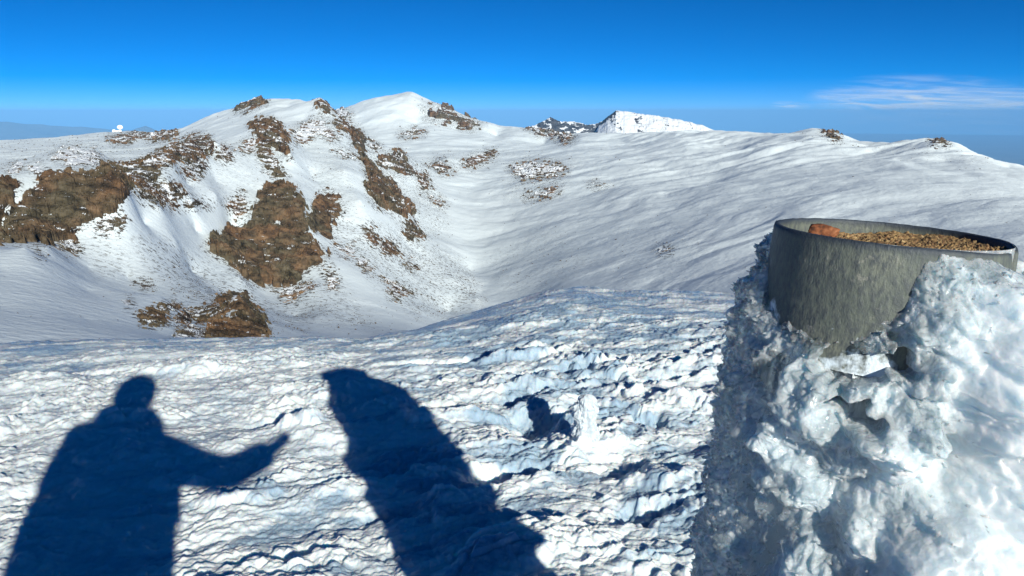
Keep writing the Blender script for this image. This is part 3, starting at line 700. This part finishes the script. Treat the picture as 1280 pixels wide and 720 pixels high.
# ------------------------------------------------------------------ the pipe
PC = Vector((.5026, 1.0385, 1.4435)); PN = Vector((.0580, .0115, .9982)).normalized(); PR = .147
pq = Vector((0, 0, 1)).rotation_difference(PN)
root = empty('pipe', PC); root.rotation_mode = 'QUATERNION'; root.rotation_quaternion = pq
tag(root, 'upright grey weathered pipe with an open top, sheathed in ice', 'pipe')
face = math.atan2(PC.x, PC.y)                                   # azimuth from the camera
def pipe_mesh():
    n = 360; an = np.linspace(0, 2 * np.pi, n, endpoint=False)
    # angle 0 = towards the camera, positive to the camera's right
    notch = np.exp(-((an - rad(73)) / rad(5)) ** 4) * .030
    topz = -.0012 * np.abs(fbm3(np.cos(an) * 6, np.sin(an) * 6, an * 0, 4, 801)) - notch * (1 + .3 * fbm3(np.cos(an) * 20, np.sin(an) * 20, an * 0, 3, 805)) - .004 * sstep(rad(20), rad(60), an) * sstep(rad(110), rad(80), an)
    rows = []
    def ring(R, z, jit=0.):
        a = an - face
        rr = R + jit * fbm3(np.cos(an) * 5, np.sin(an) * 5, an * 0 + z * 30, 3, 811)
        rows.append(np.stack([-rr * np.sin(-a) * 1, -rr * np.cos(a), np.broadcast_to(z, an.shape) + 0 * an], -1))
    def add(R, z): ring(R, z, .0008)
    for z in np.linspace(-1.45, -.16, 8): add(PR + .004, z)
    for k in np.linspace(1, 0, 60)[:-1]:
        z = -.16 * k + topz * (1 - k) ** 3 * 1.0 - .0015
        add(PR + .004 * k, z)
    add(PR - .0012, topz); add(PR - .0065, topz + .0002); add(PR - .0078, topz - .0015)
    for k in np.linspace(0.05, 1, 20): add(PR - .0078, topz * (1 - k) - .10 * k)
    V = np.array(rows)
    return V.reshape(-1, 3), grid_quads(len(rows), n, True)
V, Q = pipe_mesh()
# frame: local x/y axes are the world's (small tilt only)
np_mesh('wall', V, Q, M_PIPE, root)
def gravel():
    n, m = 220, 260
    rr = np.sqrt(np.linspace(0.0001, 1, n))[:, None] * (PR - .0083); ph = np.linspace(0, 2 * np.pi, m, endpoint=False)[None]
    x = rr * np.sin(ph); y = rr * np.cos(ph)
    c1, c2, cv = cell2(x / .0032, y / .0032, 5); d1, d2, dv = cell2(x / .0065, y / .0065, 8)
    right = x * math.cos(face) - y * math.sin(face)
    z = -.024 + .013 * sstep(-.10, .08, right) + .005 * fbm2(x / .05, y / .05, 3, 821) + .0020 * (1 - np.clip(c1 / .6, 0, 1) ** 2) * (.5 + cv) + .0028 * (dv > .75) * (1 - np.clip(d1 / .6, 0, 1) ** 2)
    o = np_mesh('gravel', np.stack([x, y, z], -1).reshape(-1, 3), grid_quads(n, m, True), M_GRAV)
    o.matrix_world = root.matrix_world if False else o.matrix_world
    o.location = PC; o.rotation_mode = 'QUATERNION'; o.rotation_quaternion = pq
    tag(o, 'ochre gravel filling the top of the pipe', 'gravel', kind='stuff')
gravel()
def rust_stone():
    bm = bmesh.new(); bmesh.ops.create_icosphere(bm, subdivisions=4, radius=1)
    P = np.array([v.co for v in bm.verts])
    d = ridged3(P[:, 0] * .9, P[:, 1] * .9, P[:, 2] * .9, 3, 831) - .7
    for v, k in zip(bm.verts, d):
        c = v.co; c = Vector([math.copysign(abs(q) ** .7, q) for q in c]) * (1 + .8 * k)
        v.co = (c.x * .0185, c.y * .011, c.z * .0085)
    m, t = newmat('rusty_stone')
    Pn = t.n('ShaderNodeTexCoord').outputs['Object']; nn = noise(t, Pn, 90, 5, .6)
    c = ramp(t, nn, [(.35, (.05, .02, .012)), (.5, (.22, .07, .025)), (.7, (.33, .13, .055))])
    bp = t.n('ShaderNodeBump', ins={'Strength': .6, 'Distance': .002, 'Height': nn})
    b = t.n('ShaderNodeBsdfPrincipled', ins={'Base Color': c, 'Roughness': .8, 'Normal': bp.outputs[0]}); out(t, b.outputs[0])
    o = bm_obj('stone', bm, m)
    X, Y, Z = root_pt(-.083, .02, -.010)
    o.location = (X, Y, Z); o.rotation_euler = (.05, .08, -face)
    tag(o, 'rust-red broken stone lying on the gravel inside the pipe', 'stone')
def root_pt(right, back, up):
    """point in the pipe's frame: right / away from the camera / up along its axis"""
    x = right * math.cos(face) + back * math.sin(face); y = -right * math.sin(face) + back * math.cos(face)
    return PC + pq @ Vector((x, y, up))
rust_stone()

# ------------------------------------------------------------------ the ice around the pipe
def ice():
    zf = np.concatenate([np.linspace(-1.47, -.56, 60)[:-1], np.linspace(-.56, .0, 520)])
    nphi = 1100
    ph = np.linspace(-np.pi, np.pi, nphi, endpoint=False)          # 0 = towards the camera, + to the right
    PH, ZZ = np.meshgrid(ph, zf)
    deg = np.degrees(ph)
    # upper border of the ice (metres below the rim) by angle
    tb = np.interp(deg, [-180, -150, -120, -100, -90, -80, -72, -60, -45, -30, -18, -8, 0, 6, 10, 13, 16, 22, 28, 40, 63, 68, 80, 90, 100, 120, 150, 180],
                   [.05, .04, .02, .006, .02, .045, .075, .105, .115, .116, .120, .118, .104, .09, .072, .042, .018, .010, .009, .008, .022, .036, .038, .036, .02, .03, .05, .05])
    th = np.interp(deg, [-180, -140, -110, -90, -75, -60, -40, -20, 0, 20, 40, 60, 90, 120, 150, 180],
                   [.06, .045, .036, .042, .044, .042, .04, .045, .06, .085, .10, .12, .15, .13, .10, .06])
    cx, cy = np.cos(PH) * .15, np.sin(PH) * .15
    sD = np.degrees(PH)
    t = tb[None] * -1 - ZZ                                         # depth below the border (positive = inside the ice)
    t = t + (.022 * fbm3(cx * 30, cy * 30, ZZ * 30, 4, 901, .6)) * sstep(150, 90, np.abs(sD)) * (1 - .5 * sstep(18, 30, sD))
    gl = .075 + .045 * sstep(5, 14, sD) * sstep(40, 25, sD) - .03 * sstep(30, 50, sD)
    grow = 1 - np.exp(-np.clip(t, 0, 9) / gl)
    big = fbm3(cx * 8, cy * 8, ZZ * 8, 2, 911)
    lump = np.abs(fbm3(cx * 20 + .4 * big, cy * 20, ZZ * 18, 2, 921, .45)); fine = np.abs(fbm3(cx * 62, cy * 62, ZZ * 52, 2, 931, .5))
    tiny = fbm3(cx * 170, cy * 170, ZZ * 150, 2, 941)
    s = sstep(-55, 45, sD) * sstep(175, 120, sD) * .75 + .7 * big
    soft = 1 - .55 * np.clip(s, 0, 1)
    T = th[None] * grow * (1 + (.35 + .45 * sstep(-70, -30, sD)) * big) + sstep(0, .04, t) * (.046 * lump - .006) + sstep(0, .02, t) * soft * (.018 * fine + .0022 * tiny)
    def lobe(a, z, wa, wz, h, p=1.3):
        dz = ZZ - z + .02 * big; da = sD - a + 8 * fbm3(cx * 16, cy * 16, ZZ * 16, 3, 945)
        return h * np.exp(-((da / wa) ** 2 + (dz / wz) ** 2) ** p)
    # big lobes that lean towards the camera low in front and to the right
    T = T + lobe(30, -.42, 26, .11, .11, 2) + lobe(64, -.30, 24, .12, .06) + lobe(-10, -.46, 13, .07, .06, 2) + lobe(-25, -.20, 12, .05, .02) + lobe(8, -.225, 7, .022, .035, 2) + lobe(55, -.12, 18, .06, .035) + lobe(20, -.22, 5, .02, .03, 2)
    T = T - lobe(30, -.245, 14, .045, .06) - lobe(-2, -.30, 14, .06, .035)
    hole = lobe(-14, -.145, 9, .020, 1) + lobe(0, -.150, 9, .016, 1) + lobe(-6, -.185, 8, .011, 1) + lobe(4, -.200, 7, .010, 1) + lobe(14, -.14, 5, .014, 1) + lobe(-28, -.345, 2.4, .020, 1.1)
    hole = sstep(.42, .62, hole + .45 * fbm3(cx * 55, cy * 55, ZZ * 80, 3, 951))
    T = np.maximum(T, .0025) * (1 - hole) - .02 * hole
    T = np.where(t <= 0, np.maximum(-.004, t * 2), T)
    T = np.maximum(T, -.0045)
    T = T + .10 * sstep(-.75, -1.45, ZZ)                           # spreads where it meets the snow
    R0 = PR + T; bx_, by_ = R0 * np.cos(PH), R0 * np.sin(PH)
    T = T + sstep(.03, .09, T) * (.016 * fbm3(bx_ * 14, by_ * 14, ZZ * 14, 3, 971) + .018 * np.abs(fbm3(bx_ * 34, by_ * 34, ZZ * 34, 3, 975, .55)) + .002 * fbm3(bx_ * 150, by_ * 150, ZZ * 150, 2, 979))
    R = PR + T
    a = PH - face
    V = np.stack([R * np.sin(PH) * math.cos(face) - R * np.cos(PH) * math.sin(face) , -R * np.sin(PH) * math.sin(face) - R * np.cos(PH) * math.cos(face), ZZ + .012 * sstep(0, .03, t) * fbm3(cx * 40, cy * 40, ZZ * 40, 2, 961)], -1)
    # snowiness: clear and glassy at the left, white at the right and on the lobes
    s = s + .25 * sstep(.03, .14, T) - .4 * sstep(-66, -80, sD) - .25 * sstep(.05, .0, t)
    o = np_mesh('ice', V.reshape(-1, 3), grid_quads(len(zf), nphi, True), M_ICE, attrs={'snowy': np.clip(s, 0, 1).ravel()})
    o.location = PC; o.rotation_mode = 'QUATERNION'; o.rotation_quaternion = pq
    tag(o, 'thick lumpy ice crust clinging around the grey pipe', 'ice')
    rg = np.random.default_rng(21)
    # small frost crystals growing out of the crust, thickest at its left flank and along its upper border
    wgt = (T > .004) * (ZZ > -.62) * (.25 + 1.6 * sstep(-20, -75, sD) + 2.2 * sstep(.06, .0, t) + .8 * np.clip(lump, 0, 1)) * sstep(150, 110, np.abs(sD)) * (1 - .75 * sstep(0, 60, sD) * sstep(.02, .08, t))
    wf = wgt.ravel(); N = 3200; pick = rg.choice(len(wf), N, p=wf / wf.sum())
    P0 = V.reshape(-1, 3)[pick]; ang = PH.ravel()[pick] - 0
    outv = np.stack([np.sin(ang) * math.cos(face) - np.cos(ang) * math.sin(face), -np.sin(ang) * math.sin(face) - np.cos(ang) * math.cos(face), 0 * ang], -1)
    d = outv + rg.normal(0, .65, (N, 3)) + np.array([0, 0, .15]); d /= np.linalg.norm(d, axis=1)[:, None]
    q = np.cross(d, rg.normal(size=(N, 3))); q /= np.linalg.norm(q, axis=1)[:, None]; q2 = np.cross(d, q)
    L = np.exp(rg.normal(-5.55, .40, N))[:, None]; W = L * rg.uniform(.25, .6, (N, 1)); W2 = W * rg.uniform(.3, .9, (N, 1))
    c = P0 - d * L * .4
    mid_ = c + d * L * .75
    Vc = np.stack([mid_ + q * W, mid_ + q2 * W2, mid_ - q * W, mid_ - q2 * W2, c + d * L * (1.5), c], 1)
    tri = np.array([(0, 1, 4), (1, 2, 4), (2, 3, 4), (3, 0, 4), (1, 0, 5), (2, 1, 5), (3, 2, 5), (0, 3, 5)])
    Qc = tri[None] + (np.arange(N) * 6)[:, None, None]
    fc = np_mesh('frost_crystals', Vc.reshape(-1, 3), Qc.reshape(-1, 3), M_ICE, o, smooth=False, attrs={'snowy': np.repeat(np.clip(s, 0, 1).ravel()[pick] * .8 + .05, 6)})
    tag(fc, kind='stuff')
ice()

# ------------------------------------------------------------------ radio telescope and station on the plateau
M_WHITE = simple('white_paint', (.82, .84, .86), .5, nscale=.3, namp=.06); M_DARKGLASS = simple('dark_window', (.04, .05, .06), .2)
def cyl(bm, p, r1, r2, h, seg=32):
    from mathutils import Matrix
    bmesh.ops.create_cone(bm, cap_ends=True, segments=seg, radius1=r1, radius2=r2, depth=h, matrix=Matrix.Translation((p[0], p[1], p[2] + h / 2)))
def box(bm, c, s):
    from mathutils import Matrix
    bmesh.ops.create_cube(bm, size=1, matrix=Matrix.Translation(c) @ Matrix.Diagonal((*s, 1)))
def observatory():
    r = 2900.; k = r / F
    b = at_r(150.8, 167.5, r)
    a = math.degrees(math.atan2(b[0], b[1]))
    z0 = float(terrain_z(np.array([[a]]), np.array([[r]]))[0][0, 0]); z0 = max(z0, b[2] - 4)
    t = empty('radio_telescope', (b[0], b[1], z0)); t.rotation_euler = (0, 0, rad(-a))
    tag(t, 'white radio telescope dish on a pedestal, tiny on the plateau at left', 'radio telescope')
    bm = bmesh.new(); cyl(bm, (0, 0, -3), 5.5, 3.2, 9); bm_obj('pedestal', bm, M_WHITE, t, False)
    bm = bmesh.new(); box(bm, (-2.2, 0, 8), (1, 3, 6)); box(bm, (2.2, 0, 8), (1, 3, 6)); bm_obj('yoke', bm, M_WHITE, t, False)
    n, m = 16, 48; rho = np.linspace(0, 1, n)[:, None]; p = np.linspace(0, 2 * np.pi, m, endpoint=False)[None]
    F1 = np.stack([8.5 * rho * np.cos(p), 8.5 * rho * np.sin(p), 3.2 * rho ** 2 + 0 * p], -1)
    F2 = np.stack([8.7 * rho * np.cos(p), 8.7 * rho * np.sin(p), 3.2 * rho ** 2 - .9 + 0 * p], -1)
    V = np.concatenate([F1, F2[::-1]], 0)
    d = np_mesh('dish', V.reshape(-1, 3), grid_quads(2 * n, m, True), M_WHITE, t); d.location = (0, 0, 12.5); d.rotation_euler = (rad(48), 0, 0)
    bm = bmesh.new()
    for q in range(4):
        an = math.pi / 4 + q * math.pi / 2
        p0 = Vector((6 * math.cos(an), 6 * math.sin(an), 1.8)); p1 = Vector((0, 0, 8))
        v = p1 - p0
        from mathutils import Matrix
        M = Matrix.Translation((p0 + p1) / 2) @ v.to_track_quat('Z', 'Y').to_matrix().to_4x4()
        bmesh.ops.create_cone(bm, cap_ends=True, segments=6, radius1=.15, radius2=.15, depth=v.length, matrix=M)
    bm_obj('receiver_strut', bm, M_WHITE, d, False)
    b2 = at_r(145.0, 168.5, r)
    bu = empty('station_building', (b2[0], b2[1], z0)); bu.rotation_euler = (0, 0, rad(-a))
    tag(bu, 'low white station building left of the radio telescope', 'building')
    bm = bmesh.new(); box(bm, (0, 0, .5), (20, 9, 7)); box(bm, (-5, 0, 5.5), (7, 8, 3)); bm_obj('wall', bm, M_WHITE, bu, False)
    bm = bmesh.new(); box(bm, (0, 0, 4.2), (20.6, 9.6, .4)); bm_obj('roof', bm, M_WHITE, bu, False)
    for q in range(4):
        bm = bmesh.new(); box(bm, (-7 + 4.6 * q, -4.55, 1.6), (2, .2, 1.3)); bm_obj('window', bm, M_DARKGLASS, bu, False)
observatory()

# ------------------------------------------------------------------ the photographer's companion whose shadow lies on the snow
def shadow_caster():
    hdir = np.array([SUN[0], SUN[1]]); hdir /= np.linalg.norm(hdir); lat = np.array([hdir[1], -hdir[0]])
    base = np.array([-.39, -.03])
    def gpt(x, y):
        gx, gy = ground_xy(x, y)
        for _ in range(4):
            gz = float(fg_height(np.array([gx]), np.array([gy]), False)[0][0])
            d = ray(x, y); t = (CAMH - gz) / -d[2]; gx, gy = d[0] * t, d[1] * t
        return np.array([gx, gy, gz])
    def J(x, y, dz=0):
        g = gpt(x, y); t = ((g[:2] - base) @ hdir) / math.hypot(SUN[0], SUN[1])
        p = g - SUN * t
        return (p[:2] - base) @ lat, p[2] + dz
    root = empty('person', (base[0], base[1], 0)); root.rotation_euler = (0, 0, math.atan2(lat[1], lat[0]))
    tag(root, 'person in a bulky jacket and hat with one arm stretched out, standing beside the camera', 'person')
    skin = simple('skin', (.45, .28, .2), .6); jac = simple('jacket_cloth', (.05, .09, .25), .8, nscale=12, bump=.2); tro = simple('trouser_cloth', (.04, .04, .05), .85, nscale=12)
    boot = simple('boot_leather', (.03, .025, .02), .6); wool = simple('hat_wool', (.3, .05, .04), .95, bump=.5, bscale=120); polem = simple('pole_metal', (.2, .2, .22), .4, .8)
    def sk(name, verts, edges, radii, mat, parent, rootv=0):
        me = bpy.data.meshes.new(name); me.from_pydata([Vector(v) for v in verts], edges, []); me.materials.append(mat)
        o = link(bpy.data.objects.new(name, me), parent)
        mod = o.modifiers.new('skin', 'SKIN'); mod.use_smooth_shade = True
        for i, q in enumerate(radii):
            me.skin_vertices[0].data[i].radius = q if isinstance(q, tuple) else (q, q)
            me.skin_vertices[0].data[i].use_root = (i == rootv)
        s = o.modifiers.new('sub', 'SUBSURF'); s.levels = s.render_levels = 2
        return o
    hx, hz = J(170, 487); sx1, sz1 = J(88, 556); sx2, sz2 = J(214, 572); ex, ez = J(285, 594); wx, wz = J(343, 560); lx, lz = J(62, 640)
    cx = (sx1 + sx2) / 2
    # head
    top = J(168, 468)[1]
    v = [(cx, 0, .96), (cx, 0, 1.15), (cx, 0, 1.38), (hx, -.01, 1.52), (hx, 0, 1.64), (hx, 0, 1.76),
         (sx2 - .03, 0, sz2), (ex, 0, ez), (wx, 0, wz), (wx + .09, 0, wz + .06), (sx1 + .03, 0, sz1), (lx, .04, lz), (lx - .02, -.12, lz - .18),
         (cx - .11, 0, .88), (cx - .13, .02, .48), (cx - .14, 0, .09), (cx - .14, -.16, .05), (cx + .11, 0, .88), (cx + .13, .02, .48), (cx + .14, 0, .09), (cx + .14, -.16, .05)]
    e = [(0, 1), (1, 2), (2, 3), (3, 4), (4, 5), (2, 6), (6, 7), (7, 8), (8, 9), (2, 10), (10, 11), (11, 12), (0, 13), (13, 14), (14, 15), (15, 16), (0, 17), (17, 18), (18, 19), (19, 20)]
    rd = [.15, .15, .16, .06, .095, .07, .08, .055, .035, .03, .08, .055, .035, .10, .065, .05, .04, .10, .065, .05, .04]
    sk('body', v, e, rd, skin, root)
    vj = [v[0], v[1], v[2], v[6], v[7], v[8], v[10], v[11], v[12], (hx, 0, 1.64), (cx, 0, .82), (hx, 0, 1.50)]
    ej = [(10, 0), (0, 1), (1, 2), (2, 3), (3, 4), (4, 5), (2, 6), (6, 7), (7, 8), (2, 11), (11, 9)]
    sk('jacket', vj, ej, [(.26, .18), (.27, .18), (.24, .17), .11, .075, .06, .13, .11, .09, .15, (.26, .18), (.18, .16)], jac, root)
    vt = [(cx, 0, .92), *v[13:16], *v[17:20]]
    sk('trousers', vt, [(0, 1), (1, 2), (2, 3), (0, 4), (4, 5), (5, 6)], [.16, .13, .09, .08, .13, .09, .08], tro, root)
    for k in (15, 19):
        sk('boot', [v[k], (v[k][0], -.17, .06)], [(0, 1)], [.075, .05], boot, root)
    bm = bmesh.new(); bmesh.ops.create_uvsphere(bm, u_segments=24, v_segments=16, radius=1)
    for q in bm.verts: q.co = (q.co.x * .122, q.co.y * .125, q.co.z * .14)
    h = bm_obj('hat', bm, wool, root); h.location = (hx, 0, 1.72)
shadow_caster()

# ------------------------------------------------------------------ air, clouds, sky, sun, camera
HZ = 108000.
def haze():
    top = max(float(TZ.max()), 140.) + 60
    bm = bmesh.new(); box(bm, (0, 0, (PLAIN_Z - 1 + top) / 2), (2 * HZ, 2 * HZ, top - PLAIN_Z + 1))
    m, t = newmat('haze_air')
    v = t.n('ShaderNodeVolumePrincipled', ins={'Color': (.20, .49, .88, 1), 'Density': 2.1e-5, 'Anisotropy': -.22})
    out(t, None, v.outputs[0]); m.cycles.homogeneous_volume = True
    o = bm_obj('haze', bm, m, None, False); tag(o, 'thin blue haze in the air over the far lowland', 'haze', kind='stuff')
haze()
def cloud(x, y, w, h, dist, dens, seed, label):
    c = at_r(x, y, dist); k = dist / F
    bm = bmesh.new(); bmesh.ops.create_uvsphere(bm, u_segments=40, v_segments=20, radius=1)
    m, t = newmat('cloud_vapour')
    P = t.n('ShaderNodeTexCoord').outputs['Object']
    mp = t.n('ShaderNodeMapping', ins={'Vector': P, 'Location': (seed, seed * .7, 0), 'Rotation': (0, .12, 0), 'Scale': (1.3, .4, 4.2)}).outputs[0]
    n = noise(t, mp, 1.5, 7, .62, .8)
    ln = t.n('ShaderNodeVectorMath', operation='LENGTH', ins={0: P}).outputs['Value']
    fall = mrange(t, ln, 1., .35)
    d = mth(t, 'MULTIPLY', mth(t, 'MULTIPLY', mth(t, 'POWER', mrange(t, n, .40, .72), 1.6), fall), dens)
    v = t.n('ShaderNodeVolumePrincipled', ins={'Color': (1, 1, 1, 1), 'Density': d, 'Anisotropy': -.35})
    out(t, None, v.outputs[0]); m.cycles.volume_step_rate = 1.
    o = bm_obj('cloud', bm, m); o.location = c; o.scale = (w * k, w * k * .5, h * k); o.rotation_euler = (0, rad(2), -math.atan2(c[0], c[1]))
    tag(o, label, 'cloud', 'thin clouds low over the right slope', 'structure')
cloud(1150, 130, 125, 34, 165000, .00024, 3.1, 'largest thin grey cloud low in the sky at right')
cloud(1255, 140, 130, 28, 168000, .00018, 8.4, 'faint cloud streak at the right edge of the sky')
cloud(987, 132, 26, 6, 165000, .0006, 5.2, 'tiny wisp of cloud left of the largest cloud')

w = bpy.data.worlds.new('World'); sc.world = w; w.use_nodes = True
wt = w.node_tree; wt.nodes.clear()
sky = wt.nodes.new('ShaderNodeTexSky'); sky.sky_type = 'NISHITA'; sky.sun_disc = False
sky.sun_elevation = SUN_EL; sky.sun_rotation = math.atan2(-SUN[0], -SUN[1])
sky.altitude = 3300; sky.air_density = .42; sky.dust_density = .05; sky.ozone_density = 4.0
hs = wt.nodes.new('ShaderNodeHueSaturation'); hs.inputs['Hue'].default_value = .502; hs.inputs['Saturation'].default_value = 1.34
bg = wt.nodes.new('ShaderNodeBackground'); bg.inputs['Strength'].default_value = .086
wo = wt.nodes.new('ShaderNodeOutputWorld')
wt.links.new(sky.outputs[0], hs.inputs['Color']); wt.links.new(hs.outputs[0], bg.inputs[0]); wt.links.new(bg.outputs[0], wo.inputs[0])

sl = bpy.data.lights.new('sun', 'SUN'); sl.energy = 4.9; sl.angle = rad(.55); sl.color = (1., .995, .90)
so = link(bpy.data.objects.new('sun', sl)); so.rotation_euler = Vector(SUN).to_track_quat('-Z', 'Y').to_euler()

cam = bpy.data.cameras.new('camera'); cam.sensor_width = 36; cam.lens = F / 1280 * 36; cam.clip_start = .02; cam.clip_end = 400000
co = link(bpy.data.objects.new('camera', cam)); co.location = (0, 0, CAMH); co.rotation_euler = (rad(90) - PITCH, 0, 0)
sc.camera = co
sc.view_settings.view_transform = 'Standard'; sc.view_settings.look = 'None'; sc.view_settings.gamma = 1; sc.view_settings.exposure = .30
sc.cycles.max_bounces = 14; sc.cycles.transparent_max_bounces = 16; sc.cycles.transmission_bounces = 12; sc.cycles.volume_bounces = 2; sc.cycles.diffuse_bounces = 3
sc.cycles.use_denoising = True
